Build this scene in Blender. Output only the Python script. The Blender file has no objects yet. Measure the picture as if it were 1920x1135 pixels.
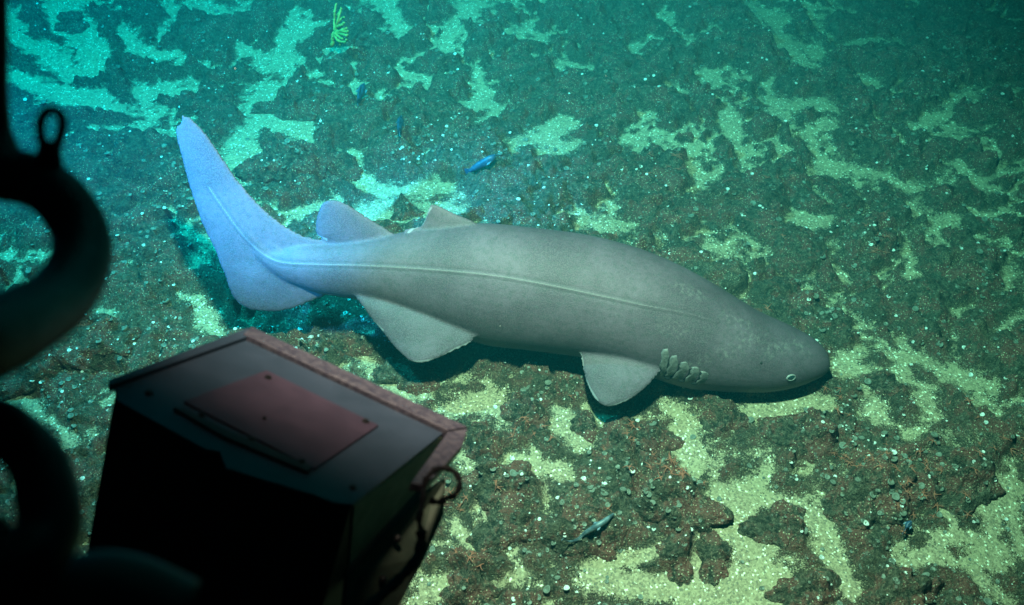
import bpy, bmesh, math, random
import numpy as np
from mathutils import Vector, Matrix
from mathutils.bvhtree import BVHTree
random.seed(7); rng = np.random.default_rng(7)
sc = bpy.context.scene
COL = sc.collection
# ------------------------------------------------------------------ camera
CAMH = 3.0; DEP = math.radians(48); FOV = math.radians(60); TAN = math.tan(FOV/2)
cam = bpy.data.cameras.new('camera'); camo = bpy.data.objects.new('camera', cam); COL.objects.link(camo)
camo.location = (0, 0, CAMH); camo.rotation_euler = (math.pi/2-DEP, 0, 0)
cam.angle = FOV; cam.clip_start = 0.05; cam.clip_end = 200
cam.dof.use_dof = True; cam.dof.focus_distance = 3.9; cam.dof.aperture_fstop = 2.6
sc.camera = camo
# ------------------------------------------------------------------ world (deep water: almost no daylight)
w = bpy.data.worlds.new('World'); sc.world = w; w.use_nodes = True
bg = w.node_tree.nodes['Background']; bg.inputs[0].default_value = (0.0, 0.10, 0.16, 1); bg.inputs[1].default_value = 0.05
# ------------------------------------------------------------------ the submersible's own lamps (the only light at this depth)
def spot(name, loc, target, power, colour, size, blend=0.9, radius=0.08):
    l = bpy.data.lights.new(name, 'SPOT'); l.energy = power; l.color = colour
    l.spot_size = math.radians(size); l.spot_blend = blend; l.shadow_soft_size = radius
    o = bpy.data.objects.new(name, l); COL.objects.link(o); o.location = loc
    o.rotation_euler = (Vector(target)-Vector(loc)).to_track_quat('-Z', 'Y').to_euler()
    return o
KEY = spot('warm_floodlight', (-0.05, 1.55, 3.45), (0.36, 2.75, 0), 6600, (1.0, 0.27, 0.20), 90, .75)
CYAN = spot('cyan_floodlight', (-2.5, 3.4, 3.5), (-1.9, 4.6, 0), 2500, (0.03, 0.66, 0.90), 116, .95)
BLUE = spot('blue_spotlight', (-2.6, 1.5, 2.3), (-1.17, 2.60, .76), 3600, (0.12, 0.38, 1.0), 22.5, 1.0, .05)
sc.view_settings.view_transform = 'Standard'; sc.view_settings.look = 'None'
sc.view_settings.exposure = 0.08; sc.view_settings.gamma = 1
sc.cycles.use_denoising = True; sc.cycles.max_bounces = 4; sc.cycles.diffuse_bounces = 2; sc.cycles.volume_bounces = 0
# ------------------------------------------------------------------ helpers
FV = np.array([0, math.cos(DEP), -math.sin(DEP)]); UV_ = np.array([0, math.sin(DEP), math.cos(DEP)])
def ray(px, py):
    d = FV + (px-960)/960*TAN*np.array([1., 0, 0]) - (py-567.5)/960*TAN*UV_
    return d/np.linalg.norm(d)
CAM = np.array([0, 0, CAMH])
def at(px, py, z=0.0):
    d = ray(px, py); return Vector(CAM+d*((z-CAMH)/d[2]))
def atd(px, py, dist): return Vector(CAM+ray(px, py)*dist)
def project(P):
    q = P-CAM; zc = q@FV; zc = np.where(zc < 1e-3, 1e-3, zc)
    return 960+q[:, 0]/zc/TAN*960, 567.5-(q@UV_)/zc/TAN*960
def tag(o, label=None, cat=None, group=None, kind=None):
    if label: o['label'] = label
    if cat: o['category'] = cat
    if group: o['group'] = group
    if kind: o['kind'] = kind
    return o
def empty(name, loc=(0, 0, 0)):
    o = bpy.data.objects.new(name, None); o.empty_display_size = .1; COL.objects.link(o); o.location = loc; return o
def link(name, me, mat, parent=None, smooth=True):
    o = bpy.data.objects.new(name, me); COL.objects.link(o)
    if mat and not me.materials: me.materials.append(mat)
    if smooth: me.polygons.foreach_set('use_smooth', [True]*len(me.polygons))
    if parent:
        o.parent = parent
        o.matrix_parent_inverse = Matrix.Translation(-parent.location)
    return o
def mesh(name, V, F):
    me = bpy.data.meshes.new(name); me.from_pydata([tuple(v) for v in V], [], F); me.update(); return me
def bmobj(name, bm, mat, parent=None, smooth=False):
    me = bpy.data.meshes.new(name); bm.to_mesh(me); bm.free(); return link(name, me, mat, parent, smooth)
def _h(ix, iy, s):
    h = (ix.astype(np.int64)*374761393 + iy.astype(np.int64)*668265263 + s*982451653) & 0xffffffff
    h = ((h ^ (h >> 13))*1274126177) & 0xffffffff
    return ((h ^ (h >> 16)) & 0xffff)/65535.0
def vnoise(x, y, s=0):
    ix = np.floor(x); iy = np.floor(y); fx = x-ix; fy = y-iy
    ux = fx*fx*fx*(fx*(fx*6-15)+10); uy = fy*fy*fy*(fy*(fy*6-15)+10)
    def g(a, b):
        th = _h(ix+a, iy+b, s)*2*math.pi
        return np.cos(th)*(fx-a)+np.sin(th)*(fy-b)
    return ((g(0, 0)*(1-ux)+g(1, 0)*ux)*(1-uy)+(g(0, 1)*(1-ux)+g(1, 1)*ux)*uy)*1.4
def fbm(x, y, s=0, o=4, g=.5):
    r = 0; a = 1.; n = 0
    for i in range(o):
        r = r+a*vnoise(x*2**i+i*17.3, y*2**i-i*9.1, s+i); n += a; a *= g
    return r/n
def worley(x, y, s=0):
    ix = np.floor(x); iy = np.floor(y); d = np.full(x.shape, 9.)
    for a in (-1, 0, 1):
        for b in (-1, 0, 1):
            cx = ix+a+.15+.7*_h(ix+a, iy+b, s); cy = iy+b+.15+.7*_h(ix+a, iy+b, s+7)
            R = .62+.45*_h(ix+a, iy+b, s+13)
            d = np.minimum(d, np.hypot(x-cx, y-cy)/R)
    return d
def cobble(x, y):
    wx = fbm(x*6, y*6, 81, 3)*.06; wy = fbm(x*6+5, y*6, 83, 3)*.06
    a = np.sqrt(np.clip(1-worley((x+wx)*4.2, (y+wy)*4.2, 3)**2, 0, 1)); b = np.sqrt(np.clip(1-worley((x+wx)*10, (y+wy)*10, 5)**2, 0, 1))
    return a, b
def sst(a, b, x):
    t = np.clip((x-a)/(b-a), 0, 1); return t*t*(3-2*t)
def segdist(P, A, B):      # distance of many points to one segment (any dimension)
    d = B-A; L = max(float(d@d), 1e-12)
    t = np.clip(((P-A)@d)/L, 0, 1)
    return np.linalg.norm(P-(A+t[:, None]*d), axis=1), t
# ------------------------------------------------------------------ materials
class NT:
    def __init__(s, name):
        s.m = bpy.data.materials.new(name); s.m.use_nodes = True; s.t = s.m.node_tree
        s.b = s.t.nodes['Principled BSDF']
    def n(s, typ, **k):
        x = s.t.nodes.new(typ)
        for a, v in k.items():
            if a.startswith('_'): x.inputs[int(a[1:])].default_value = v
            else: setattr(x, a, v)
        return x
    def l(s, a, b): s.t.links.new(a, b)
    def noise(s, scale, detail=4, rough=.55, vec=None):
        x = s.n('ShaderNodeTexNoise'); x.inputs['Scale'].default_value = scale; x.inputs['Detail'].default_value = detail
        x.inputs['Roughness'].default_value = rough
        s.l(vec if vec else s.obj(), x.inputs['Vector']); return x.outputs['Fac']
    def vor(s, scale, out='Distance', feature='F1', vec=None):
        x = s.n('ShaderNodeTexVoronoi', feature=feature); x.inputs['Scale'].default_value = scale
        s.l(vec if vec else s.obj(), x.inputs['Vector']); return x.outputs[out]
    def obj(s):
        if not hasattr(s, '_o'): s._o = s.n('ShaderNodeTexCoord').outputs['Object']
        return s._o
    def ramp(s, f, a, b, ca=0., cb=1.):
        x = s.n('ShaderNodeMapRange'); s.l(f, x.inputs[0]); x.interpolation_type = 'SMOOTHSTEP'
        for i, v in zip((1, 2, 3, 4), (a, b, ca, cb)): x.inputs[i].default_value = v
        return x.outputs[0]
    def math(s, op, a, b=None):
        x = s.n('ShaderNodeMath', operation=op)
        for i, v in enumerate((a, b)):
            if v is None: continue
            if isinstance(v, (int, float)): x.inputs[i].default_value = v
            else: s.l(v, x.inputs[i])
        return x.outputs[0]
    def mix(s, f, a, b, blend='MIX'):
        x = s.n('ShaderNodeMix', data_type='RGBA', blend_type=blend)
        for i, v in ((0, f), (6, a), (7, b)):
            if isinstance(v, tuple): x.inputs[i].default_value = (*v, 1)
            elif isinstance(v, (int, float)): x.inputs[i].default_value = v
            else: s.l(v, x.inputs[i])
        return x.outputs[2]
    def attr(s, name, out='Fac'): return s.n('ShaderNodeAttribute', attribute_name=name).outputs[out]
    def bump(s, h, dist=.01, strength=1., prev=None):
        x = s.n('ShaderNodeBump'); x.inputs['Distance'].default_value = dist; x.inputs['Strength'].default_value = strength
        s.l(h, x.inputs['Height'])
        if prev: s.l(prev, x.inputs['Normal'])
        return x.outputs[0]
    def done(s, col, rough=.8, nrm=None, spec=.3, metal=0.):
        if isinstance(col, tuple): s.b.inputs['Base Color'].default_value = (*col, 1)
        else: s.l(col, s.b.inputs['Base Color'])
        if isinstance(rough, (int, float)): s.b.inputs['Roughness'].default_value = rough
        else: s.l(rough, s.b.inputs['Roughness'])
        s.b.inputs['Specular IOR Level'].default_value = spec; s.b.inputs['Metallic'].default_value = metal
        if nrm: s.l(nrm, s.b.inputs['Normal'])
        return s.m
SAND1 = (.38, .30, .185); SAND2 = (.15, .115, .070)
def crust_nodes(t):
    """encrusted dark rock: turf, pinkish crusts, pale shell grit"""
    n1 = t.noise(5, 6, .65); n2 = t.noise(28, 5, .7); n3 = t.noise(140, 3, .7); n4 = t.noise(9, 6, .75); n5 = t.noise(60, 4, .75)
    c = t.mix(t.ramp(n2, .36, .64), (.018, .022, .013), (.092, .086, .055))
    c = t.mix(t.ramp(n1, .48, .68, 0, .6), c, (.05, .07, .045))
    c = t.mix(t.ramp(n4, .46, .56, 0, .8), c, (.20, .066, .048))             # maroon crust
    c = t.mix(t.ramp(n5, .54, .64, 0, .65), c, (.20, .17, .115))
    c = t.mix(t.ramp(n5, .45, .36, 0, .7), c, (.012, .016, .010))
    c = t.mix(t.ramp(n3, .52, .66, 0, .5), c, (.22, .20, .13))
    v = t.vor(85); g = t.ramp(v, .14, .28, 1, 0)                             # shell grit
    gate = t.ramp(t.noise(9, 4, .6), .40, .58)
    c = t.mix(t.math('MULTIPLY', g, gate), c, (.58, .53, .34))
    v2 = t.vor(34); g2 = t.ramp(v2, .16, .24, .8, 0); gate2 = t.ramp(t.noise(17, 2), .46, .52)
    c = t.mix(t.math('MULTIPLY', g2, gate2), c, (.21, .21, .17))
    return c, n2, n3, v
def mat_seabed():
    t = NT('seabed'); c, n2, n3, v = crust_nodes(t)
    sd = t.attr('sand')
    e = t.math('ADD', sd, t.math('ADD', t.math('MULTIPLY', t.math('SUBTRACT', t.noise(30, 6, .72), .5), .13), t.math('MULTIPLY', t.math('SUBTRACT', t.noise(170, 2, .7), .5), .13)))
    m0 = t.ramp(e, -.030, .026)
    dust = t.math('MULTIPLY', t.ramp(t.noise(5.5, 7, .72), .50, .64), t.ramp(t.noise(190, 2, .8), .47, .56, 0, .8))
    m = t.math('MAXIMUM', m0, dust)
    gr = t.vor(150, 'Color'); gs = t.n('ShaderNodeSeparateColor'); t.l(gr, gs.inputs[0])
    s = t.mix(gs.outputs[0], SAND2, SAND1)
    s = t.mix(t.ramp(t.noise(7, 4), .4, .7, 0, .45), s, (.30, .25, .14))
    s = t.mix(t.ramp(gs.outputs[1], .93, .97), s, (.72, .68, .50))
    s = t.mix(t.ramp(gs.outputs[2], .90, .94), s, (.14, .12, .08))
    col = t.mix(m, c, s)
    hh = t.math('ADD', t.math('MULTIPLY', n2, 1.), t.math('MULTIPLY', n3, .35))
    b1 = t.bump(t.math('MULTIPLY', hh, t.ramp(m, 0, 1, 1, .15)), .05, 1.)
    b2 = t.bump(t.math('MULTIPLY', gs.outputs[0], 1.), .0025, .7, b1)
    return t.done(col, .85, b2, .25)
def mat_rock():
    t = NT('encrusted_rock'); c, n2, n3, v = crust_nodes(t)
    return t.done(c, .85, t.bump(t.math('ADD', n2, t.math('MULTIPLY', n3, .35)), .05, 1.), .25)
def mat_simple(name, a, b, scale, rough=.6, spec=.3, bump=0., metal=0., detail=4):
    t = NT(name); n = t.noise(scale, detail, .6)
    return t.done(t.mix(t.ramp(n, .35, .68), a, b), rough, t.bump(n, bump) if bump else None, spec, metal)
def mat_shark():
    t = NT('shark_skin')
    n1 = t.noise(3.2, 4, .6); n2 = t.noise(45, 4, .7); n3 = t.noise(260, 2, .7)
    c = t.mix(t.ramp(n1, .36, .64), (.044, .030, .040), (.092, .064, .084))
    c = t.mix(t.ramp(n2, .46, .62, 0, .6), c, (.040, .040, .042))
    c = t.mix(t.ramp(n3, .42, .62, 0, .45), c, (.145, .115, .135))
    dd = t.vor(17); gate = t.ramp(t.noise(13, 1), .56, .6)
    c = t.mix(t.math('MULTIPLY', t.ramp(dd, .05, .09, .65, 0), gate), c, (.08, .08, .085))
    sc_ = t.math('MULTIPLY', t.attr('scar'), t.ramp(t.noise(60, 5, .75), .50, .60))
    c = t.mix(t.math('MULTIPLY', sc_, .32), c, (.25, .24, .22))
    ll = t.attr('lateral')
    c = t.mix(t.ramp(ll, .001, .0045, .45, 0), c, (.22, .205, .20))
    c = t.mix(t.ramp(t.math('ABSOLUTE', t.math('SUBTRACT', ll, .0115)), 0., .006, .35, 0), c, (.03, .03, .03))  # shadow beside the lateral line, painted as darker bands
    c = t.mix(t.ramp(t.attr('edge'), .002, .008, .6, 0), c, (.30, .30, .31))
    hb = t.math('ADD', n3, t.math('MULTIPLY', n2, .4))
    return t.done(c, .62, t.bump(hb, .0025, .6), .35)
M = dict(
    seabed=mat_seabed(), rock=mat_rock(), shark=mat_shark(),
    gill=mat_simple('gill_skin', (.080, .078, .078), (.15, .145, .14), 60, .55, .3, .002),
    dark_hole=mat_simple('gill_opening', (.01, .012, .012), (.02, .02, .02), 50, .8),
    eye_white=mat_simple('eye_rim', (.17, .17, .17), (.25, .25, .24), 200, .4),
    eye_dark=mat_simple('eye_iris', (.01, .03, .035), (.02, .06, .06), 200, .12, .8),
    shell=mat_simple('pale_shell', (.30, .32, .29), (.62, .62, .56), 90, .5, .4),
    shell_d=mat_simple('greyish_shell', (.05, .06, .045), (.17, .18, .14), 90, .6, .3),
    star=mat_simple('red_brittle_star', (.17, .05, .03), (.32, .12, .07), 60, .7),
    coral=mat_simple('yellow_coral', (.26, .23, .05), (.38, .32, .10), 60, .7, .2, .004),
    fish=mat_simple('blue_grey_fish', (.012, .035, .065), (.03, .08, .14), 30, .45, .4),
    eel=mat_simple('dark_grey_fish', (.035, .06, .075), (.10, .15, .17), 40, .45, .4),
    fin=mat_simple('pale_fin', (.05, .10, .14), (.10, .17, .22), 60, .5, .3),
    black=mat_simple('black_rubber', (.003, .003, .0045), (.008, .008, .011), 25, .55, .3, .003),
    housing=mat_simple('black_painted_metal', (.004, .004, .005), (.010, .010, .012), 18, .6, .2),
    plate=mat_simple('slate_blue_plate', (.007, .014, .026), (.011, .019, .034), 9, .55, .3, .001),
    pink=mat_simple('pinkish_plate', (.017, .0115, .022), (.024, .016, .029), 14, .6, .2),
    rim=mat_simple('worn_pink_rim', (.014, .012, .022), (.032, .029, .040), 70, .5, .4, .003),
    panel=mat_simple('drab_green_panel', (.012, .018, .013), (.022, .030, .021), 14, .65, .2, .002),
    panel_brightened=mat_simple('brightened_green_panel', (.13, .15, .11), (.21, .23, .17), 14, .65, .2, .002),  # drab panel brightened in colour, as the side panel faces away from the lamps
    rope=mat_simple('black_rope', (.003, .003, .004), (.010, .009, .010), 120, .8, .1, .004),
)
# ------------------------------------------------------------------ haze: the sea water itself
def haze():
    bm = bmesh.new(); bmesh.ops.create_cube(bm, size=1)
    for v in bm.verts: v.co = Vector((v.co.x*26, 4+v.co.y*24, 2.1+v.co.z*7.0))
    m = bpy.data.materials.new('sea_water_haze'); m.use_nodes = True; nt = m.node_tree
    nt.nodes.remove(nt.nodes['Principled BSDF']); v = nt.nodes.new('ShaderNodeVolumePrincipled')
    v.inputs['Color'].default_value = (.002, .066, .086, 1)
    v.inputs['Absorption Color'].default_value = (.0, .88, .86, 1)
    v.inputs['Density'].default_value = .34; v.inputs['Anisotropy'].default_value = .3
    nt.links.new(v.outputs[0], nt.nodes['Material Output'].inputs['Volume'])
    tag(bmobj('haze', bm, m), kind='stuff')
haze()
# ------------------------------------------------------------------ seabed: sand channels between dark crusted rock
# each entry: radius (px), then a chain of picture points that were read off the photograph
SAND = [
 (30,119,13,172,100),(20,13,34,30,60),(18,40,80,132,127),(20,20,148,120,170,172,174),(16,232,66,322,98),(16,264,158,343,153),
 (13,172,185,260,202,300,200),(9,120,248,240,234,350,240),(9,317,16,309,60),(12,330,20,450,15),(15,455,82,490,95),
 (24,550,50,520,110,495,155),(26,485,165,500,220,560,248),(24,430,300,455,260),(16,462,330,475,290),(24,650,300,700,340,740,375),(18,730,350,850,362),(22,690,390,740,410,840,405),
 (12,560,410,620,378),(14,545,235,575,240),(15,900,130,918,210),(12,880,186,930,190),(17,960,278,1060,240),(14,1020,282,1080,276),(12,840,95,850,75),(20,735,15,740,50),(16,855,25,880,25),
 (10,960,70,1060,50),(9,1040,120,1100,112),(8,1000,40,1010,70),(12,1090,435,1160,436),(17,1408,18,1474,53,1530,90),(17,1474,88,1510,119),(11,1545,35,1560,60),(13,1584,75,1686,70),
 (13,1611,132,1646,154),(8,1254,13,1267,57,1294,88),(9,1188,88,1232,66),(5,1310,72,1365,70),(9,1364,136,1400,154),(5,1305,160,1340,166),(13,1439,167,1448,220,1474,229),(15,1452,207,1558,207),
 (12,1364,229,1373,273,1408,304),(15,1519,264,1532,300,1585,317,1708,344),(13,1560,245,1519,264),(7,1620,344,1629,396),(7,1519,352,1563,374),(12,1311,317,1325,352),(10,1483,414,1554,423),
 (6,1404,440,1413,484),(14,1717,238,1787,211,1827,185),(10,1796,242,1844,242),(11,1787,308,1866,366),(5,1730,342,1780,335),(5,1725,370,1762,410),(7,1637,216,1690,262),(5,1827,185,1900,160),
 (10,1690,440,1715,510),(14,1800,580,1835,570),(11,1880,540,1905,480),(5,1600,560,1625,620),(6,1560,460,1590,520),(6,1860,620,1920,600),
 (12,1696,624,1706,652),(20,1583,690,1630,671,1725,675,1857,723),(26,1670,690,1740,712),(20,1739,756,1701,808),(13,1621,779,1701,812),(12,1833,742,1870,775),(8,1735,852,1750,860),
 (18,1408,776,1531,756),(25,1371,864,1451,798),(27,1408,902,1361,968),(42,1385,1025,1347,1095),(38,1309,1105,1441,1115),(18,1441,944,1526,968,1564,1025,1592,1109),(13,1295,790,1314,890),
 (24,1715,1039,1866,1030),(18,1860,960,1866,1030),(14,1890,883,1913,1024),(8,1850,1085,1890,1130),(10,1860,945,1880,930),(5,1560,860,1590,880),
 (18,869,767,926,764,940,800),(16,1055,784,1089,828),(8,896,805,950,818),(12,862,862,870,880),(15,960,872,1055,886),(13,1001,848,1010,870),(6,1031,913,1028,960),(15,1242,767,1320,801),(20,1276,811,1312,869),
 (16,858,987,896,1021),(3,930,967,1020,960),(4,987,1022,1055,1048),(24,1123,1075,1327,1116),(15,1157,1045,1235,1021),(12,818,1106,835,1096),(8,1170,790,1230,790),(8,1380,810,1430,790),
 (14,640,650,700,700),(12,700,715,790,740),(8,590,650,640,640),(16,360,570,405,625),(10,378,490,390,510),(9,140,592,230,590),(15,10,720,70,770,130,820),(10,880,720,940,745),(14,1100,770,1150,800),
 (10,20,480,70,485),(6,1330,470,1400,500),(6,1400,500,1440,480),(8,1150,430,1180,440),(9,970,10,1010,5),(10,1480,-20,1600,10),(14,600,-40,700,-10),(20,180,-30,320,-10)]
ISLES = [(1645,682,14,7),(1640,715,20,12),(1690,778,26,12),(500,120,10,6),(590,370,10,7),(760,395,24,18),(620,300,20,12),(1010,900,10,6),(1580,38,16,10),(1500,60,22,16),(1640,90,22,12),(1590,130,12,8),
 (1410,265,16,10),(1475,268,10,7),(1810,212,16,12),(1385,870,16,12),(1395,825,30,20),(1730,705,12,7),(1800,1035,14,9),(1350,1050,9,6),(1720,1020,10,7)]
def sand_field(P):
    """signed distance in metres: > 0 on sand"""
    x, y = P[:, 0], P[:, 1]
    px, py = project(np.column_stack([x, y, np.zeros(len(x))]))
    q = np.column_stack([px, py])
    ok = (py > -150) & (py < 1300) & (px > -300) & (px < 2200) & (y > .5)
    wx = fbm(x*3.6, y*3.6, 3, 5, .62)*42; wy = fbm(x*3.6+9, y*3.6+4, 5, 5, .62)*32
    qi = q[ok]+np.column_stack([wx[ok], wy[ok]])
    best = np.full(len(qi), -1e3)
    for s in SAND:
        r = s[0]; pts = np.array(s[1:], float).reshape(-1, 2)
        for a, b in zip(pts[:-1], pts[1:]):
            d, _ = segdist(qi*[1, 1.25], a*[1, 1.25], b*[1, 1.25]); best = np.maximum(best, r*(1.45+.45*sst(600, 800, np.float64(pts[0][1])))-d)
    for cx, cy, rx, ry in ISLES:
        d = np.hypot((qi[:, 0]-cx)/rx, (qi[:, 1]-cy)/ry)
        best = np.minimum(best, (d-1)*min(rx, ry))
    xo, yo = x[ok], y[ok]; vein = np.abs(fbm(xo*1.9+.15*fbm(xo*9, yo*9, 93, 3), yo*1.9+7, 95, 4, .6))
    vgate = sst(-.12, .22, fbm(xo*.9+4, yo*.9+2, 97, 3))
    best = np.maximum(best, (.074*vgate-vein)*230)
    best = best+(fbm(x[ok]*7, y[ok]*7, 13, 5, .62))*14-6*sst(.1, .4, fbm(x[ok]*16, y[ok]*16, 17, 3))
    out = (fbm(x*1.1+3, y*1.1, 21, 5)-.16)*.45
    slant = np.hypot(y[ok], CAMH)
    out[ok] = np.clip(best*slant*.00062, -.25, .25)
    ca, cb = cobble(x, y)
    out = out+(.62-.66*ca-.34*cb)*.115+.026
    return out
def height(P, sf):
    x, y = P[:, 0], P[:, 1]
    m = sst(.015, -.07, sf)
    h = fbm(x*.55, y*.55, 31, 3)*.16
    lum = fbm(x*3.3, y*3.3, 41, 4)
    plates = fbm(x*1.6+.4*lum, y*1.6, 47, 3)*3.0
    fr = plates-np.floor(plates)
    h = h + m*(.028+.035*lum+.05*(fr-.5)*sst(0, .07, fr)*sst(1., .93, fr)) + m*.013*fbm(x*14, y*14, 51, 4, .65)+m*.006*np.abs(fbm(x*45, y*45, 57, 2, .6))
    h = h + (1-m)*(.004*fbm(x*6, y*6, 61, 3)+.0015*fbm(x*30, y*30, 63, 2))
    ca, cb = cobble(x, y)
    h = h+m*(.046*ca+.018*cb-.02)
    # a hollow below the tail and a mound behind the box
    h = h - .10*np.exp(-((x+1.05)**2/.10+(y-2.60)**2/.02))
    return h
def axis(a, b, step, lo, hi):
    c = list(np.arange(a, b+1e-6, step)); s = step; v = b
    while v < hi: s *= 1.35; v += s; c.append(v)
    s = step; v = a; L = []
    while v > lo: s *= 1.35; v -= s; L.append(v)
    return np.array(L[::-1]+c)
def seabed():
    xs = axis(-3.9, 3.9, .0115, -12, 12); ys = axis(1.0, 5.9, .0105, -7, 15)
    X, Y = np.meshgrid(xs, ys); P = np.column_stack([X.ravel(), Y.ravel()])
    sf = sand_field(P); z = height(P, sf)
    V = np.column_stack([P, z]).astype(np.float32); nx, ny = len(xs), len(ys)
    i = (np.arange(ny-1)[:, None]*nx+np.arange(nx-1)[None, :]).ravel()
    F = np.column_stack([i, i+1, i+1+nx, i+nx]).astype(np.int32)
    me = bpy.data.meshes.new('seabed'); me.vertices.add(len(V)); me.vertices.foreach_set('co', V.ravel())
    me.loops.add(F.size); me.loops.foreach_set('vertex_index', F.ravel())
    me.polygons.add(len(F)); me.polygons.foreach_set('loop_start', np.arange(len(F), dtype=np.int32)*4)
    me.update(calc_edges=True)
    a = me.attributes.new('sand', 'FLOAT', 'POINT'); a.data.foreach_set('value', sf.astype(np.float32))
    o = link('seabed', me, M['seabed']); tag(o, kind='structure')
seabed()
def ground_at(pts):
    P = np.array(pts, float).reshape(-1, 2); sf = sand_field(P); return height(P, sf), sf
def on_ground(px, py):
    p = at(px, py, 0)
    for _ in range(4):
        z, _s = ground_at([(p.x, p.y)]); p = at(px, py, float(z[0]))
    return p
# ------------------------------------------------------------------ separate rocks lying in the sand
def rock(px, py, rx, ry, hgt, seed, label, name='rock'):
    c = on_ground(px, py); s = (c-Vector(CAM)).length*TAN/960
    Rx = rx*s; Ry = ry*s/math.sin(DEP); V = []; F = []; nr, ns = 34, 130
    for j in range(nr):
        ph = j/(nr-1)
        for i in range(ns):
            th = 2*math.pi*i/ns
            out = 1+.22*math.sin(2*th+seed)+.13*math.sin(3*th+seed*2.3)+.09*math.sin(5*th+seed*1.7)+.05*math.sin(9*th+seed*3.1)
            r = math.sin(ph*1.72)**.8*out if j else 0
            V.append((Rx*r*math.cos(th), Ry*r*math.sin(th), (math.cos(ph*1.72)+.15)*1.0))
    V = np.array(V); x = V[:, 0]+seed*3.7; y = V[:, 1]-seed*2.1
    n = fbm(x*9, y*9, 71, 4, .6); V[:, 2] = np.minimum(V[:, 2], .8+.25*(V[:, 2]-.8))*hgt*.85+n*hgt*.6+.010*fbm(x*32, y*32, 75, 4, .65)
    th = np.arctan2(V[:, 1], V[:, 0]); k = fbm(np.cos(th)*3.2+seed*5, np.sin(th)*3.2+V[:, 2]*14, 73, 5, .62)*.24; V[:, 0] *= 1+k; V[:, 1] *= 1+k
    gz, _s = ground_at(np.column_stack([V[:, 0]+c.x, V[:, 1]+c.y])); V[:, 2] += gz-c.z
    F = [(j*ns+i, (j+1)*ns+i, (j+1)*ns+(i+1) % ns, j*ns+(i+1) % ns) for j in range(nr-1) for i in range(ns)]
    me = mesh('rock', V, F); bm = bmesh.new(); bm.from_mesh(me)
    bmesh.ops.remove_doubles(bm, verts=bm.verts, dist=1e-5); bmesh.ops.recalc_face_normals(bm, faces=bm.faces); bm.to_mesh(me); bm.free()
    o = link(name, me, M['rock']); o.location = (c.x, c.y, c.z-.016)
    tag(o, label, 'rock', 'dark encrusted rocks on the sandy seabed'); ROCKS.append(o); return o
ROCKS = []
for a in [
 (640,655,52,28,.09,1.1,'encrusted reddish rock in the shadow under the shark\'s tail, just above the box'),
 (765,710,56,26,.07,2.2,'dark rock half in shadow below the drooping pelvic fin'),
 (985,775,44,28,.06,3.1,'dark shelly rock on pale sand below the shark\'s belly, left of the pectoral fin'),
 (905,830,40,24,.05,3.9,'small brown rock beside the right corner of the box rim'),
 (1095,800,30,20,.05,4.7,'small dark rock directly below the tip of the pectoral fin'),
 (945,912,62,36,.07,5.2,'oval brown rock with a dark undercut edge right of the rope hook'),
 (940,995,56,34,.06,6.4,'dark rock with white shells left of the small eel-like fish'),
 (1105,1010,62,32,.07,7.3,'dark rock right under the eel-like fish near the bottom edge'),
 (1200,815,60,34,.06,8.8,'broad reddish brown rock below the pectoral fin and left of the pale sand'),
 (1265,925,80,52,.09,9.4,'large rock crowned with orange-red growth, centre of the lower half'),
 (1268,1035,34,34,.05,10.6,'small round dark rock at the top of the wide pale sand patch, bottom centre'),
 (1338,1040,36,30,.05,11.2,'round dark knobbly rock alone in the wide pale sand'),
 (1455,985,56,34,.05,12.9,'dark shelly rock standing between two arms of sand, lower right'),
 (1520,1100,58,30,.06,13.3,'dark rock cut by the bottom edge right of the wide pale sand'),
 (1360,785,44,22,.04,14.1,'low green rock in sand just below the shark\'s gills'),
 (1500,815,60,34,.07,15.8,'dark lumpy rock below the shark\'s snout and eye'),
 (1655,720,36,18,.04,16.5,'small dark rock in the pale sand to the right of the snout'),
 (1815,880,70,36,.07,17.4,'broad dark rock near the right edge, above the lower right sand'),
 (1640,920,80,40,.07,18.2,'wide reddish dark rock in the lower right, between the two sand areas'),
 (760,395,26,18,.05,19.7,'small round dark rock in pale sand between the two dorsal fins'),
 (560,300,88,50,.09,20.1,'large round dark rock right of the tail, ringed by bright sand'),
 (545,195,60,26,.06,21.6,'dark flat rock right of the bright sand stripe, above the tail'),
 (135,45,30,20,.05,22.8,'small dark rock in turquoise sand at the upper left corner'),
 (880,1090,60,30,.06,23.3,'dark brown rock at the bottom edge beside the side panel of the box'),
 (1700,1105,70,30,.06,24.9,'dark rock at the bottom edge, lower right, below the sand'),
 (100,650,110,52,.10,25.4,'shaded reddish rock between the thick ring and the box'),
]: rock(*a)
# ------------------------------------------------------------------ small shells, brittle stars and grit on the rock
def shell_mesh(seed, seg=12):
    r_ = random.Random(seed); V = []; F = []
    prof = [(0, .25), (.35, .32), (.62, .50), (.86, .62), (1.0, .52), (1.02, .25), (.85, -.25)]
    ex = r_.uniform(.75, 1.0)
    for j, (r, z) in enumerate(prof):
        for i in range(seg):
            th = 2*math.pi*i/seg; k = 1+.07*math.sin(3*th+seed)
            V.append((r*k*math.cos(th), r*k*ex*math.sin(th), z*.8+.08*r*math.cos(th+seed)))
    for j in range(len(prof)-1):
        for i in range(seg): F.append((j*seg+i, (j+1)*seg+i, (j+1)*seg+(i+1) % seg, j*seg+(i+1) % seg))
    return np.array(V), F
deps = bpy.context.evaluated_depsgraph_get()
def terrain_bvhs():
    out = []
    for o in ROCKS:
        V = [o.location+v.co for v in o.data.vertices]; out.append(BVHTree.FromPolygons(V, [tuple(p.vertices) for p in o.data.polygons]))
    return out
TB = terrain_bvhs()
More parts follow.
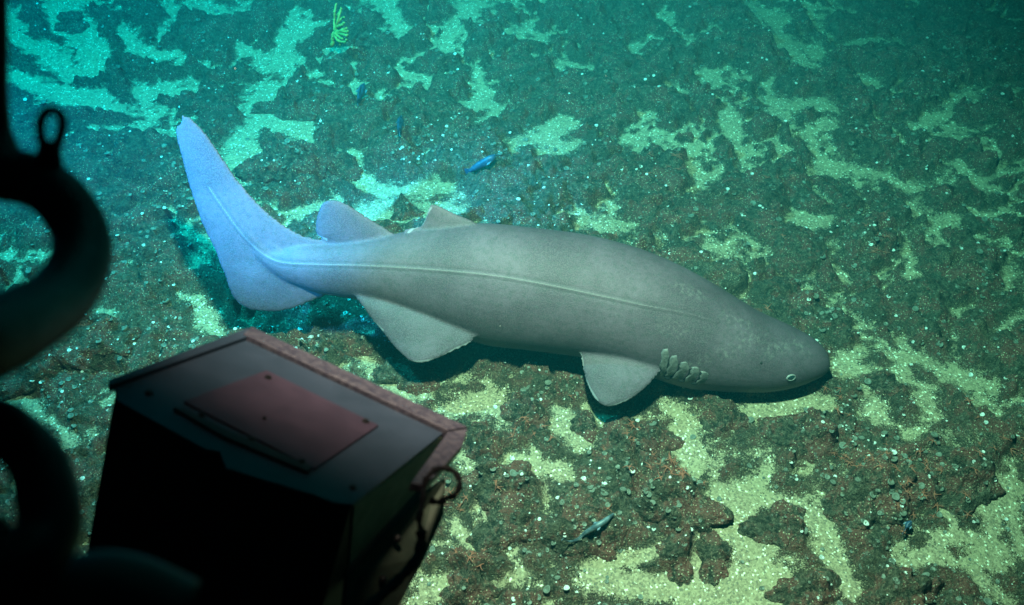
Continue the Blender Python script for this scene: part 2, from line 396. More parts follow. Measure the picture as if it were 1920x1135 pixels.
def drop(x, y):
    best = None
    for b in TB:
        h = b.ray_cast(Vector((x, y, 3)), Vector((0, 0, -1)))
        if h[0] is not None and (best is None or h[0].z > best): best = h[0].z
    return best
def scatter(n, dens_sand=.03):
    pts = []
    while len(pts) < n:
        q = rng.uniform([-60, -40], [1980, 1200], (n, 2))
        P = np.array([tuple(at(a, b))[:2] for a, b in q])
        cl = fbm(P[:, 0]*2.2, P[:, 1]*2.2, 91, 3)
        z, sf = ground_at(P)
        for (x, y), zz, s, c_ in zip(P, z, sf, cl):
            r = random.random()
            if (s < -.012 and r < .45+1.3*c_) or (s >= -.012 and r < dens_sand): pts.append((x, y, float(zz)))
    pts = pts[:n]; res = []
    for x, y, z in pts:
        d = drop(x, y); res.append((x, y, max(z, d) if d is not None else z))
    return res
SH = [shell_mesh(k) for k in range(8)]
pts = scatter(5600)
sizes = [random.choice([.0035, .004, .005, .006, .007, .009, .011, .014])*random.uniform(.8, 1.15) for _ in pts]
bright = [random.random() < .30 for _ in pts]
sizes = [q*.72 if b_ else q for q, b_ in zip(sizes, bright)]
order = sorted(range(len(pts)), key=lambda i: -sizes[i]/math.hypot(pts[i][1], CAMH))
shell_meshes = {}
for b in (0, 1):
    for k in range(8):
        me = mesh('shell', SH[k][0], SH[k][1]); me.materials.append(M['shell'] if b else M['shell_d'])
        me.polygons.foreach_set('use_smooth', [True]*len(me.polygons)); shell_meshes[b, k] = me
for i in order[:300]:
    b = int(bright[i]); k = i % 8
    o = bpy.data.objects.new('cup_shell', shell_meshes[b, k]); COL.objects.link(o); x, y, z = pts[i]; s = sizes[i]
    o.location = (x, y, z); o.scale = (s, s, s); o.rotation_euler = (random.uniform(-.4, .4), random.uniform(-.4, .4), random.uniform(0, 6.28))
    if b: tag(o, 'small whitish round cup shell fixed to the dark encrusted seabed', 'shell', 'bright cup shells')
    else: tag(o, 'small dull grey round cup shell fixed to the dark encrusted seabed', 'shell', 'dull cup shells')
def merged(name, idx, mat, label):
    V = []; F = []; n = 0
    for i in idx:
        v, f = SH[i % 8]; s = sizes[i]; a = random.uniform(0, 6.28); R = Matrix.Rotation(a, 3, 'Z') @ Matrix.Rotation(random.uniform(-.4, .4), 3, 'X')
        V.append((v*s)@np.array(R).T+np.array(pts[i])); F += [tuple(q+n for q in ff) for ff in f]; n += len(v)
    tag(link(name, mesh(name, np.vstack(V), F), mat), label, 'shells', kind='stuff')
merged('tiny_shells', [i for i in order[300:] if bright[i]], M['shell'], 'many tiny whitish shells scattered over the dark rock')
merged('tiny_grey_shells', [i for i in order[300:] if not bright[i]], M['shell_d'], 'many tiny dull grey shells scattered over the dark rock')
def specks():
    V = []; F = []
    for _ in range(130):
        p = np.array([random.uniform(-3.5, 3.5), random.uniform(1.3, 5.5), random.uniform(.3, 2.2)]); q = random.uniform(.0007, .0014); n = len(V)
        V += [p+np.array(d)*q for d in ((1,0,0),(-1,0,0),(0,1,0),(0,-1,0),(0,0,1),(0,0,-1))]
        F += [(n+a, n+b, n+c) for a, b, c in ((0,2,4),(2,1,4),(1,3,4),(3,0,4),(2,0,5),(1,2,5),(3,1,5),(0,3,5))]
    tag(link('marine_snow', mesh('marine_snow', V, F), M['shell']), 'sparse pale specks drifting in the water', 'particles', kind='stuff')
specks()
def tube(path, rad, seg=6, cap=True):
    """closed tube along 3-D points; rad is one radius per point"""
    P = [Vector(p) for p in path]; V = []; F = []; up = Vector((.13, .21, .97)); n = len(P)
    for i, p in enumerate(P):
        t = (P[min(i+1, n-1)]-P[max(i-1, 0)]).normalized()
        a = t.cross(up); a = a.normalized() if a.length > 1e-4 else Vector((1, 0, 0)); b = t.cross(a).normalized(); up = -b if False else up
        for k in range(seg):
            th = 2*math.pi*k/seg; V.append(p+(a*math.cos(th)+b*math.sin(th))*rad[i])
    for i in range(n-1):
        for k in range(seg): F.append((i*seg+k, (i+1)*seg+k, (i+1)*seg+(k+1) % seg, i*seg+(k+1) % seg))
    if cap: F.append(tuple(range(seg))); F.append(tuple((n-1)*seg+k for k in reversed(range(seg))))
    return V, F
def catmull(pts, n=8):
    P = [np.array(p, float) for p in pts]; P = [2*P[0]-P[1]]+P+[2*P[-1]-P[-2]]; out = []
    for i in range(1, len(P)-2):
        for k in range(n):
            t = k/n; a, b, c, d = P[i-1:i+3]
            out.append(.5*((2*b)+(-a+c)*t+(2*a-5*b+4*c-d)*t*t+(-a+3*b-3*c+d)*t**3))
    out.append(P[-2]); return out
def join(parts):
    V = []; F = []
    for v, f in parts:
        n = len(V); V += [tuple(q) for q in v]; F += [tuple(i+n for i in ff) for ff in f]
    return V, F
def star_mesh(seed):
    r = random.Random(seed); parts = []; n = 5
    for k in range(n):
        a = 2*math.pi*k/n+r.uniform(-.4, .4); L = r.uniform(.6, 1.1); path = []; x = y = 0; z = .05
        for j in range(7):
            path.append((x, y, z)); a += r.uniform(-.55, .55); x += math.cos(a)*L/6; y += math.sin(a)*L/6; z = .04+.10*r.random()
        parts.append(tube(path, [.075, .07, .06, .05, .042, .03, .015], 5))
    V = [(.13*math.cos(t)*s, .13*math.sin(t)*s, z) for s, z in ((1, .02), (.8, .12), (.2, .14)) for t in [i*math.pi/4 for i in range(8)]]
    F = [(j*8+i, (j*8+(i+1) % 8), ((j+1)*8+(i+1) % 8), (j+1)*8+i) for j in range(2) for i in range(8)]+[tuple(range(16, 24))]
    parts.append((V, F)); return mesh('brittle_star', *join(parts))
SM = [star_mesh(k) for k in range(9)]
for m_ in SM: m_.materials.append(M['star']); m_.polygons.foreach_set('use_smooth', [True]*len(m_.polygons))
clusters = [(1250,905,45,26),(985,825,30,10),(850,950,22,9),(1740,950,70,22),(1600,870,60,14),(930,930,30,8),(1180,820,40,12),(1700,890,80,16),(1330,900,30,8),(1450,330,60,8),(1560,760,60,10),(640,640,40,6),
            (1650,480,60,10),(780,330,50,8),(980,300,60,8),(1250,330,50,8),(1890,850,40,6),(900,1080,60,10),(1150,1070,40,6),(1800,780,60,10),(150,660,60,8)]
sp = []
for cx, cy, r, n in clusters:
    for _ in range(n): sp.append((cx+random.gauss(0, r*.6), cy+random.gauss(0, r*.4)))
for _ in range(70): sp.append((random.uniform(200, 1900), random.uniform(20, 1130)))
for px, py in sp:
    p = at(px, py); z, sf = ground_at([(p.x, p.y)])
    if sf[0] > -.01: continue
    d = drop(p.x, p.y); z = max(float(z[0]), d) if d is not None else float(z[0]); s = random.uniform(.018, .034)
    o = bpy.data.objects.new('brittle_star', SM[random.randrange(9)]); COL.objects.link(o)
    o.location = (p.x, p.y, z+.002); o.scale = (s, s, s); o.rotation_euler = (random.uniform(-.3, .3), random.uniform(-.3, .3), random.uniform(0, 6.28))
    tag(o, 'small salmon-red brittle star with thin curling arms on the dark rock', 'brittle star', 'red brittle stars on the rocks')
# ------------------------------------------------------------------ the shark
# its middle (symmetry) plane: through nose and tail, leaning ~25 degrees away from upright
NOSE = at(1552, 680, .11); PED = at(600, 502, .42)
AX = (PED-NOSE).normalized()
LEAN = Vector((0, math.sin(math.radians(27)), math.cos(math.radians(27))))
VD = (LEAN-AX*LEAN.dot(AX)).normalized()
WD = AX.cross(VD).normalized()
if WD.dot(Vector(CAM)-NOSE) < 0: WD = -WD          # W points to the viewer's flank
def sp3(px, py, w=0.0):
    """picture point -> 3-D point on the plane parallel to the middle plane, w metres to the near flank"""
    d = Vector(ray(px, py)); o = Vector(CAM); q = NOSE+WD*w
    return o+d*((q-o).dot(WD)/d.dot(WD))
def resample(pts, n):
    P = [Vector(p) for p in pts]; L = [0]
    for a, b in zip(P[:-1], P[1:]): L.append(L[-1]+(b-a).length)
    out = []
    for i in range(n):
        s = L[-1]*i/(n-1); j = 0
        while j < len(L)-2 and L[j+1] < s: j += 1
        t = (s-L[j])/max(L[j+1]-L[j], 1e-9); out.append(P[j].lerp(P[j+1], min(max(t, 0), 1)))
    return out
def loft_sections(T, B, A, seg=40, wofs=None):
    """elliptic sections between a top and a bottom line, half width A"""
    V = []; F = []; n = len(T)
    for i in range(n):
        c = (T[i]+B[i])/2; h = (T[i]-B[i])/2; s = WD*A[i]
        for k in range(seg):
            th = 2*math.pi*k/seg; V.append(c+h*math.cos(th)+s*math.sin(th))
    for i in range(n-1):
        for k in range(seg): F.append((i*seg+k, i*seg+(k+1) % seg, (i+1)*seg+(k+1) % seg, (i+1)*seg+k))
    F.append(tuple(reversed(range(seg)))); F.append(tuple((n-1)*seg+k for k in range(seg)))
    return V, F
def blade(L, R, n=26, t0=.004, tk=.09, tmax=.03, m=14):
    """fin: lens-shaped chords between two edges, root first"""
    L = resample(catmull(L, 6), n); R = resample(catmull(R, 6), n); V = []; F = []
    for i in range(n):
        ch = R[i]-L[i]; sp_ = (L[min(i+1, n-1)]+R[min(i+1, n-1)])-(L[max(i-1, 0)]+R[max(i-1, 0)])
        nn = ch.cross(sp_); nn = nn.normalized() if nn.length > 1e-9 else WD
        if i and nn.dot(pn) < 0: nn = -nn
        if ch.length < .01: nn = pn if i else nn
        pn = nn; tt = min(t0+tk*ch.length, tmax)
        for k in range(m):
            th = 2*math.pi*k/m; u = .5-.5*math.cos(th)
            V.append(L[i]+ch*u+nn*((t0 if 0 else .0)+tt*math.sin(th)*(.75+.25*abs(math.sin(th)))))
    for i in range(n-1):
        for k in range(m): F.append((i*m+k, i*m+(k+1) % m, (i+1)*m+(k+1) % m, (i+1)*m+k))
    F.append(tuple(reversed(range(m)))); F.append(tuple((n-1)*m+k for k in range(m)))
    return V, F
def interp(tab, x):
    xs = [t[0] for t in tab]; return [float(np.interp(x, xs, [t[k] for t in tab])) for k in range(1, len(tab[0]))]
def shark():
    top = [(1554,680),(1553,668),(1545,652),(1520,632),(1480,612),(1430,590),(1380,560),(1330,530),(1280,503),(1220,477),(1160,458),(1100,444),(1040,435),(980,428),(920,422),(860,423),(800,430),(740,440),(680,450),(640,456),(600,459),(560,459),(530,465),(500,463),(472,445),(446,415)]
    bot = [(1554,684),(1550,693),(1538,703),(1512,712),(1475,721),(1430,726),(1380,726),(1330,724),(1280,718),(1220,700),(1160,678),(1100,664),(1040,656),(980,649),(920,643),(865,628),(805,603),(745,578),(690,563),(645,556),(605,549),(565,537),(538,528),(512,512),(484,486),(452,434)]
    wid = [.012,.035,.062,.105,.150,.185,.205,.220,.228,.232,.230,.226,.220,.210,.196,.178,.155,.130,.105,.088,.074,.060,.048,.036,.024,.009]
    T3 = [np.array(sp3(*p)) for p in top]; B3 = [np.array(sp3(*p)) for p in bot]
    N = 90; T = resample(catmull(T3, 8), N*2); B = resample(catmull(B3, 8), N*2)
    # keep the pairing of stations: resample by station index rather than by length
    T = [Vector(p) for p in catmull(T3, 6)]; B = [Vector(p) for p in catmull(B3, 6)]
    A = [float(x[0]) for x in catmull([(a,) for a in wid], 6)]
    parts = [loft_sections(T, B, A, 48)]
    S = lambda L, w=0.0: [np.array(sp3(x, y, w)) for x, y in L]
    # upper caudal lobe: blade + fleshy spine running into it
    parts.append(blade(S([(690,462),(620,452),(572,441),(532,420),(490,385),(450,340),(415,290),(388,250),(365,226),(350,216)]),
                       S([(690,548),(560,560),(480,545),(425,520),(402,470),(380,425),(361,372),(346,322),(336,278),(334,238)]), n=60, tk=.05, tmax=.026))
    parts.append(blade(S([(360,262),(362,240),(354,224),(345,216)]), S([(334,268),(338,245),(339,228),(340,215)]), n=10, t0=.005, tk=.05))
    parts.append(blade(S([(364,280),(352,262),(345,250),(340,243)]), S([(336,285),(331,262),(329,244),(331,234)]), n=10, t0=.005, tk=.05))
    # lower lobe
    parts.append(blade(S([(660,548),(625,552),(590,564),(555,578),(520,585),(490,583)]),
                       S([(470,430),(412,480),(420,515),(430,546),(445,568),(468,581)]), n=36, tk=.05, tmax=.026))
    spx = catmull(S([(640,500),(560,492),(505,475),(455,425),(415,360),(382,300),(360,255)]), 6)
    parts.append(tube(spx, list(np.interp(np.linspace(0, 1, len(spx)), [0, .2, .5, 1], [.040, .034, .022, .006])), 16))
    # dorsal fins
    parts.append(blade(S([(925,438),(885,413),(855,401),(835,391),(820,385)]), S([(800,446),(786,430),(793,416),(799,400),(806,382)]), n=20, tk=.07, tmax=.022))
    parts.append(blade(S([(760,455),(728,430),(690,407),(655,384),(628,374),(612,376)]), S([(628,470),(608,450),(592,440),(590,420),(596,395),(604,380)]), n=24, tk=.06, tmax=.020))
    parts.append(blade(S([(850,425),(815,424),(785,425),(758,430)]), S([(850,450),(815,445),(785,438),(758,434)]), n=12, t0=.005, tk=.05))
    # near pectoral: root on the low flank, tip hanging towards the viewer
    def W3(L): return [np.array(sp3(x, y, w)) for x, y, w in L]
    parts.append(blade(W3([(1262,650,.15),(1243,690,.19),(1222,718,.225),(1195,742,.25),(1165,758,.27),(1142,764,.275)]),
                       W3([(1085,640,.13),(1087,668,.16),(1093,700,.20),(1103,730,.235),(1115,750,.26),(1128,760,.272)]), n=30, t0=.005, tk=.055, tmax=.020))
    # near pelvic
    parts.append(blade(W3([(910,610,.12),(885,643,.16),(855,658,.18),(825,672,.20),(798,681,.21),(785,682,.212)]),
                       W3([(640,520,.02),(668,562,.09),(690,592,.12),(715,622,.15),(742,655,.185),(765,676,.205)]), n=34, t0=.005, tk=.05, tmax=.024))
    # far pair, folded under the belly
    mir = lambda V: [v-WD*(2*(v-NOSE).dot(WD)) for v in [Vector(q) for q in V]]
    far = W3([(1250,640,.15),(1235,668,.19),(1215,690,.23),(1190,700,.25),(1165,704,.27)]); far2 = W3([(1100,620,.13),(1100,645,.16),(1110,670,.20),(1125,690,.24),(1145,702,.268)])
    parts.append(blade([np.array(v) for v in mir(far)], [np.array(v) for v in mir(far2)], n=24, t0=.005, tk=.05, tmax=.02))
    V, F = join(parts)
    raw = mesh('shark_raw', V, F)
    bm = bmesh.new(); bm.from_mesh(raw); bmesh.ops.recalc_face_normals(bm, faces=bm.faces); bm.to_mesh(raw); bm.free()
    tmp = bpy.data.objects.new('shark_tmp', raw); COL.objects.link(tmp)
    md = tmp.modifiers.new('r', 'REMESH'); md.mode = 'VOXEL'; md.voxel_size = .0062
    sm = tmp.modifiers.new('s', 'SMOOTH'); sm.factor = .5; sm.iterations = 7
    dg = bpy.context.evaluated_depsgraph_get(); me = bpy.data.meshes.new_from_object(tmp.evaluated_get(dg))
    bpy.data.objects.remove(tmp); bpy.data.meshes.remove(raw)
    me.name = 'shark_body'
    n = len(me.vertices); co = np.empty(n*3, np.float32); me.vertices.foreach_get('co', co); co = co.reshape(-1, 3).astype(float)
    bvh = BVHTree.FromPolygons([tuple(c) for c in co], [tuple(p.vertices) for p in me.polygons])
    def hit(px, py):
        h = bvh.ray_cast(Vector(CAM), Vector(ray(px, py)))
        if h[0] is not None: return h[0], h[1]
        d = Vector(ray(px, py)); t0 = (sp3(px, py)-Vector(CAM)).length; best = None
        for k in range(-12, 13):
            q = bvh.find_nearest(Vector(CAM)+d*(t0+k*.03))
            if best is None or q[3] < best[3]: best = q
        return best[0], best[1]
    def poly_attr(lines, both=True):
        best = np.full(n, 1.0)
        for L in lines:
            P = [np.array(hit(x, y)[0]) for x, y in L]; sides = [P]
            if both: sides.append([np.array(v) for v in mir(P)])
            for Q in sides:
                for a, b in zip(Q[:-1], Q[1:]): best = np.minimum(best, segdist(co, a, b)[0])
        return best
    latpx = catmull([(392,352),(425,400),(455,440),(485,470),(515,488),(545,494),(600,496),(680,498),(760,502),(840,508),(920,516),(1000,529),(1080,545),(1160,562),(1230,577),(1290,588),(1345,603)], 5)
    lat = poly_attr([[(p[0], p[1]) for p in latpx]])
    fade = np.interp((co-np.array(NOSE))@np.array(AX), [.35, 1.0], [.0035, 0])
    me.attributes.new('lateral', 'FLOAT', 'POINT').data.foreach_set('value', (lat+fade).astype(np.float32))
    ed = poly_attr([[(445,568),(475,583),(515,585),(555,577),(590,564),(620,553)], [(882,645),(855,658),(825,672),(798,680),(780,680),(762,672)],
                    [(1240,695),(1222,716),(1195,740),(1165,756),(1140,762)], [(1088,662),(1094,700),(1104,730),(1118,752)], [(766,436),(775,428),(790,416),(800,400),(808,390)],
                    [(592,440),(612,449)], [(668,564),(690,592),(715,622)]], False)
    me.attributes.new('edge', 'FLOAT', 'POINT').data.foreach_set('value', ed.astype(np.float32))
    scr = poly_attr([[(1355,668),(1375,658),(1385,652)], [(1395,640),(1425,625)], [(1440,660),(1470,650)], [(1270,540),(1310,552)], [(1250,612),(1275,622)], [(1365,595),(1400,612)], [(1290,690),(1320,680)], [(1490,640),(1510,655)]])
    me.attributes.new('scar', 'FLOAT', 'POINT').data.foreach_set('value', np.clip(1-scr/.05, 0, 1).astype(np.float32))
    # press a groove beside the lateral line and the mouth corner
    nm = np.empty(n*3, np.float32); me.vertices.foreach_get('normal', nm); nm = nm.reshape(-1, 3)
    co2 = co+nm*(.0010*np.exp(-(lat/.005)**2)-.0007*np.exp(-((lat-.012)/.006)**2))[:, None]
    me.vertices.foreach_set('co', co2.astype(np.float32).ravel()); me.update()
    root = empty('shark', (sp3(1000, 540)))
    tag(root, 'large grey shark with blue-lit tail cruising low over the seabed', 'shark')
    link('body', me, M['shark'], root)
    # eye
    p, nn = hit(1483, 708); q = nn.to_track_quat('Z', 'Y').to_matrix()
    ax = (Vector(hit(1492, 707)[0])-Vector(hit(1474, 709)[0])).normalized(); ay = nn.cross(ax).normalized()
    def disc(prof, mat, name, par, sx=1., sy=1.):
        V = []; F = []; sg = 24
        for r, z in prof:
            for k in range(sg):
                th = 2*math.pi*k/sg; V.append(p+ax*(r*sx*math.cos(th))+ay*(r*sy*math.sin(th))+nn*z)
        for j in range(len(prof)-1):
            for k in range(sg): F.append((j*sg+k, j*sg+(k+1) % sg, (j+1)*sg+(k+1) % sg, (j+1)*sg+k))
        F.append(tuple(range(sg))); return link(name, mesh(name, V, F), mat, par)
    eye = disc([(.0001, .0052), (.007, .0050), (.0130, .0030), (.0145, -.004)], M['eye_dark'], 'eye', root, 1.25, .85)
    disc([(.0125, .0030), (.0140, .0048), (.0160, .0045), (.0180, -.003)], M['eye_white'], 'eye_rim', eye, 1.25, .88)
    # gill flaps: overlapping plates, each lifting at its rear edge
    def flap(front, rear, name, lift, mat, extra=None):
        f = catmull(front, 4); r = catmull(rear, 4); k = len(f); m = 6; V = []; F = []
        for i in range(k):
            for j in range(m+1):
                t = j/m; x, y = f[i]*(1-t)+r[i]*t; P, N_ = hit(x, y)
                V.append(P+N_*(-.004+(.65*lift*math.sin(math.pi*(.04+.66*i/(k-1)))**.6+.004)*t**1.3)+AX*(.004*math.sin(i*1.9+len(root.children))*t))
        for i in range(k-1):
            for j in range(m): F.append((i*(m+1)+j, i*(m+1)+j+1, (i+1)*(m+1)+j+1, (i+1)*(m+1)+j))
        o = link(name, mesh(name, V, F), mat, root)
        s = o.modifiers.new('s', 'SOLIDIFY'); s.thickness = .004; s.offset = -1; return o
    flap([(1345,700),(1340,708),(1335,718)], [(1315,696),(1313,707),(1304,719)], 'gill_flap', .012, M['gill'])
    flap([(1330,688),(1325,700),(1318,716)], [(1296,688),(1294,700),(1281,714)], 'gill_flap', .012, M['gill'])
    flap([(1308,676),(1304,692),(1298,710)], [(1275,679),(1274,692),(1257,709)], 'gill_flap', .013, M['gill'])
    flap([(1288,664),(1284,684),(1276,705)], [(1258,667),(1253,688),(1247,705)], 'gill_flap', .013, M['gill'])
    flap([(1270,652),(1264,676),(1258,702)], [(1243,655),(1238,682),(1239,703)], 'gill_flap', .014, M['gill'])
    for fr in ([(1314,698),(1312,708),(1305,717)], [(1295,691),(1292,702),(1282,712)], [(1274,682),(1272,694),(1259,707)], [(1257,670),(1252,690),(1247,703)]):  # dark strips paint the slit shadow behind each flap's rear edge
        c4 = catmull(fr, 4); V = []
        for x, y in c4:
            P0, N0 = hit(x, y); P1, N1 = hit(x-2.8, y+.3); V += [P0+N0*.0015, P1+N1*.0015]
        link('gill_slit_shade', mesh('gill_slit_shade', V, [(2*i, 2*i+1, 2*i+3, 2*i+2) for i in range(len(c4)-1)]), M['dark_hole'], root)
    for x, y in ((1252,706),(1278,711),(1302,716)):
        P, N_ = hit(x, y); V = []; ax_ = AX; ay_ = N_.cross(ax_).normalized()
        for r, z in ((.012, .009), (.007, .012), (.0002, .0125)):
            for k in range(12): V.append(P+ax_*(r*1.2*math.cos(k*math.pi/6))+ay_*(r*.8*math.sin(k*math.pi/6))+N_*z)
        F = [(j*12+k, j*12+(k+1) % 12, (j+1)*12+(k+1) % 12, (j+1)*12+k) for j in range(2) for k in range(12)]
        link('gill_opening', mesh('gill_opening', V, F), M['dark_hole'], root)
    for x, y in ((1427,681),):
        P, N_ = hit(x, y); V = []; ay_ = N_.cross(AX).normalized()
        for r, z in ((.007, -.002), (.005, .0012), (.0002, .0014)):
            for k in range(10): V.append(P+AX*(r*math.cos(k*math.pi/5))+ay_*(r*math.sin(k*math.pi/5))+N_*z)
        link('spiracle', mesh('spiracle', V, [(j*10+k, j*10+(k+1) % 10, (j+1)*10+(k+1) % 10, (j+1)*10+k) for j in range(2) for k in range(10)]), M['dark_hole'], root)
shark()
# ------------------------------------------------------------------ small fish
def fish(pxs, z, radii, mat, label, name='small_fish', tail=1.0, pect=1.0):
    """pxs: head first, picture points of the back line; z: heights"""
    g = [on_ground(x, y) for x, y in pxs]
    P3 = [np.array(at(x, y, gg.z+zz)) for (x, y), gg, zz in zip(pxs, g, z)]
    pth = [Vector(p) for p in catmull(P3, 5)]; n = len(pth); rr = np.interp(np.linspace(0, 1, n), np.linspace(0, 1, len(radii)), radii)
    up = Vector((0, 0, 1)); V = []; F = []; sg = 14
    for i, p in enumerate(pth):
        t = (pth[min(i+1, n-1)]-pth[max(i-1, 0)]).normalized(); s = t.cross(up).normalized(); u = s.cross(t).normalized()
        for k in range(sg):
            th = 2*math.pi*k/sg; V.append(p+s*math.cos(th)*rr[i]*.8+u*math.sin(th)*rr[i]*1.05)
    F = [(i*sg+k, i*sg+(k+1) % sg, (i+1)*sg+(k+1) % sg, (i+1)*sg+k) for i in range(n-1) for k in range(sg)]+[tuple(range(sg)), tuple((n-1)*sg+k for k in reversed(range(sg)))]
    root = empty(name, pth[n//2]); tag(root, label, 'fish')
    link('body', mesh('fish_body', V, F), mat, root)
    R = max(radii)
    def finm(nm, pts2, th=.0015):
        k = len(pts2); c = sum(pts2, Vector())/k; nn = (pts2[1]-pts2[0]).cross(pts2[2]-pts2[0]).normalized()*th
        V = [p+nn for p in pts2]+[p-nn for p in pts2]; F = [tuple(range(k)), tuple(reversed(range(k, 2*k)))]+[(i, (i+1) % k+0, (i+1) % k+k, i+k) for i in range(k)]
        link(nm, mesh(nm, V, F), M['fin'] if nm == 'pectoral_fin' else mat, root, False)
    e = pth[-1]; t = (pth[-1]-pth[-3]).normalized(); s = t.cross(up).normalized(); u = s.cross(t).normalized(); L = R*2.0*tail
    finm('tail_fin', [e-t*R*.6+u*R*.25, e+t*L*.6+u*L*.55, e+t*L+u*L*.5, e+t*L*.75, e+t*L-u*L*.4, e+t*L*.6-u*L*.45, e-t*R*.6-u*R*.25])
    i0 = n//4; p = pth[i0]; t = (pth[i0+1]-pth[i0]).normalized(); s = t.cross(up).normalized(); u = s.cross(t)
    for sd in (1, -1):
        b = p+s*sd*rr[i0]*.7
        finm('pectoral_fin', [b, b+s*sd*R*.6*pect+t*R*.9, b+s*sd*R*.5*pect+t*R*1.6, b+t*R*1.0])
    i1 = n//3; d = [pth[i]+up*(rr[i]*.9) for i in range(i1, n-2)]; hgt = R*.55
    dd = [q+up*hgt*math.sin(math.pi*(.12+.8*k/max(len(d)-1, 1))) for k, q in enumerate(d)]
    finm('dorsal_fin', d+dd[::-1], .001)
    for sd in (1, -1):
        c = pth[2]+pth[2].cross(Vector())*0; t = (pth[3]-pth[1]).normalized(); s = t.cross(up).normalized(); u = s.cross(t)
        c = pth[2]+s*sd*rr[2]*.62+u*rr[2]*.45; bm = bmesh.new(); bmesh.ops.create_icosphere(bm, subdivisions=2, radius=R*.16, matrix=Matrix.Translation(c))
        bmobj('eye', bm, M['eye_dark'], root, True)
fish([(683,158),(679,168),(675,180),(672,190)], [.07,.07,.07,.07], [.008,.024,.026,.018,.007], M['fish'], 'small blue fish seen from above, upper left of centre near the yellow coral')
fish([(752,218),(751,228),(750,238),(749,246)], [.06,.06,.06,.06], [.006,.020,.026,.020,.008], M['fish'], 'tiny blue fish just right of and below the other blue fish, over dark rock')
fish([(932,292),(921,298),(905,307),(892,314),(882,320)], [.06,.06,.055,.05,.05], [.006,.020,.023,.020,.016,.008], M['fish'], 'slender blue fish above the middle of the shark\'s back', tail=1.2)
fish([(1150,964),(1133,978),(1113,990),(1095,1001),(1083,1012),(1068,1016),(1056,1012)], [.05]*7, [.005,.012,.013,.010,.007,.005,.003,.002], M['eel'], 'thin dark eel-like fish wriggling over the rocks near the bottom', tail=.5)
fish([(1708,978),(1703,984),(1699,990)], [.04]*3, [.006,.013,.012,.005], M['fish'], 'tiny dark blue fish at the lower right over reddish rock')
# ------------------------------------------------------------------ yellow branching coral
def coral():
    base = on_ground(622, 84); parts = []; r = random.Random(3)
    h = lambda px, py, z: at(px, py, base.z+z)
    B = [[(622,86,.0),(624,68,.06),(628,58,.09)], [(628,58,.09),(634,38,.17),(640,20,.22)], [(627,40,.12),(628,22,.18),(631,6,.22)], [(628,58,.09),(627,45,.12),(627,36,.14)], [(628,58,.09),(640,58,.13),(650,52,.17)],
         [(640,58,.13),(648,60,.14),(653,58,.17)], [(628,60,.09),(640,64,.11),(651,68,.14)], [(628,62,.09),(636,70,.09),(642,73,.11)], [(626,64,.08),(634,76,.08),(646,80,.10)], [(646,80,.10),(650,76,.12),(649,74,.14)],
         [(634,74,.08),(638,84,.05)], [(634,40,.16),(642,34,.18),(646,32,.20)], [(632,50,.13),(641,46,.16),(645,42,.18)], [(633,30,.18),(638,22,.21),(641,14,.23)], [(636,60,.11),(644,55,.14)], [(640,64,.11),(647,66,.14),(652,66,.15)]]
    for b in B:
        p = catmull([np.array(h(*q)) for q in b], 5); n = len(p)
        p = [q+np.array([r.gauss(0, .002), r.gauss(0, .002), r.gauss(0, .002)]) for q in p]
        r0 = .013 if b is B[0] else .0085
        parts.append(tube(p, [r0*(1-.35*i/(n-1)) for i in range(n)], 8))
    tag(link('branching_coral', mesh('coral', *join(parts)), M['coral']), 'yellow finger-branched soft coral standing on the rock at the top edge', 'coral')
coral()
# ------------------------------------------------------------------ the vehicle's gear in the foreground
def arm_part(name, pts, rads, seg, mat, par=None, n=8):
    P = catmull([np.array(atd(*p)) for p in pts], n); m = len(P); rr = np.interp(np.linspace(0, 1, m), np.linspace(0, 1, len(rads)), rads)
    V, F = tube(P, list(rr), seg); return link(name, mesh(name, V, F), mat, par)
ring = arm_part('rubber_ring', [(-170,300,.98),(-80,302,.97),(0,325,.95),(65,340,.94),(118,378,.92),(152,440,.90),(148,500,.87),(110,560,.82),(50,600,.76),(-30,640,.70),(-130,660,.66)],
                [.026,.026,.026,.025,.025,.025,.026,.027,.028,.029,.030], 28, M['black'])
tag(ring, 'thick black rubber ring curving in from the left edge of the frame', 'ring')
tag(arm_part('upright_rod', [(-14,-80,.96),(-12,60,.96),(-11,180,.96),(-8,240,.96),(-12,290,.96)], [.012,.012,.012,.013,.026], 16, M['black']), 'black upright rod at the left edge rising from the thick ring', 'rod')
lp = [(88,305,.93),(80,270,.93),(75,240,.93),(82,215,.93),(97,207,.93),(113,215,.93),(117,238,.93),(108,270,.93),(98,305,.93)]
t = arm_part('cord_loop', lp, [.0045]*3, 10, M['rope'])
tag(t, 'small black cord loop standing on top of the thick ring', 'loop')
arm_part('knot', [(92,262,.925),(92,285,.925),(93,312,.925)], [.008,.0105,.012], 12, M['rope'], t)
hoop = arm_part('lower_hoop', [(-90,790,.80),(-10,795,.80),(30,822,.79),(66,858,.78),(86,915,.77),(92,990,.76),(50,1050,.75),(-20,1070,.75),(-70,1020,.75)], [.021,.021,.024,.030], 24, M['black'])
tag(hoop, 'black curved hoop at the lower left edge, left of the box', 'hoop')
tag(arm_part('skid_tube', [(-80,1150,.80),(60,1160,.80),(200,1130,.80),(330,1180,.80)], [.040]*3, 24, M['housing']), 'thick black tube in the bottom left corner below the hoop', 'tube')
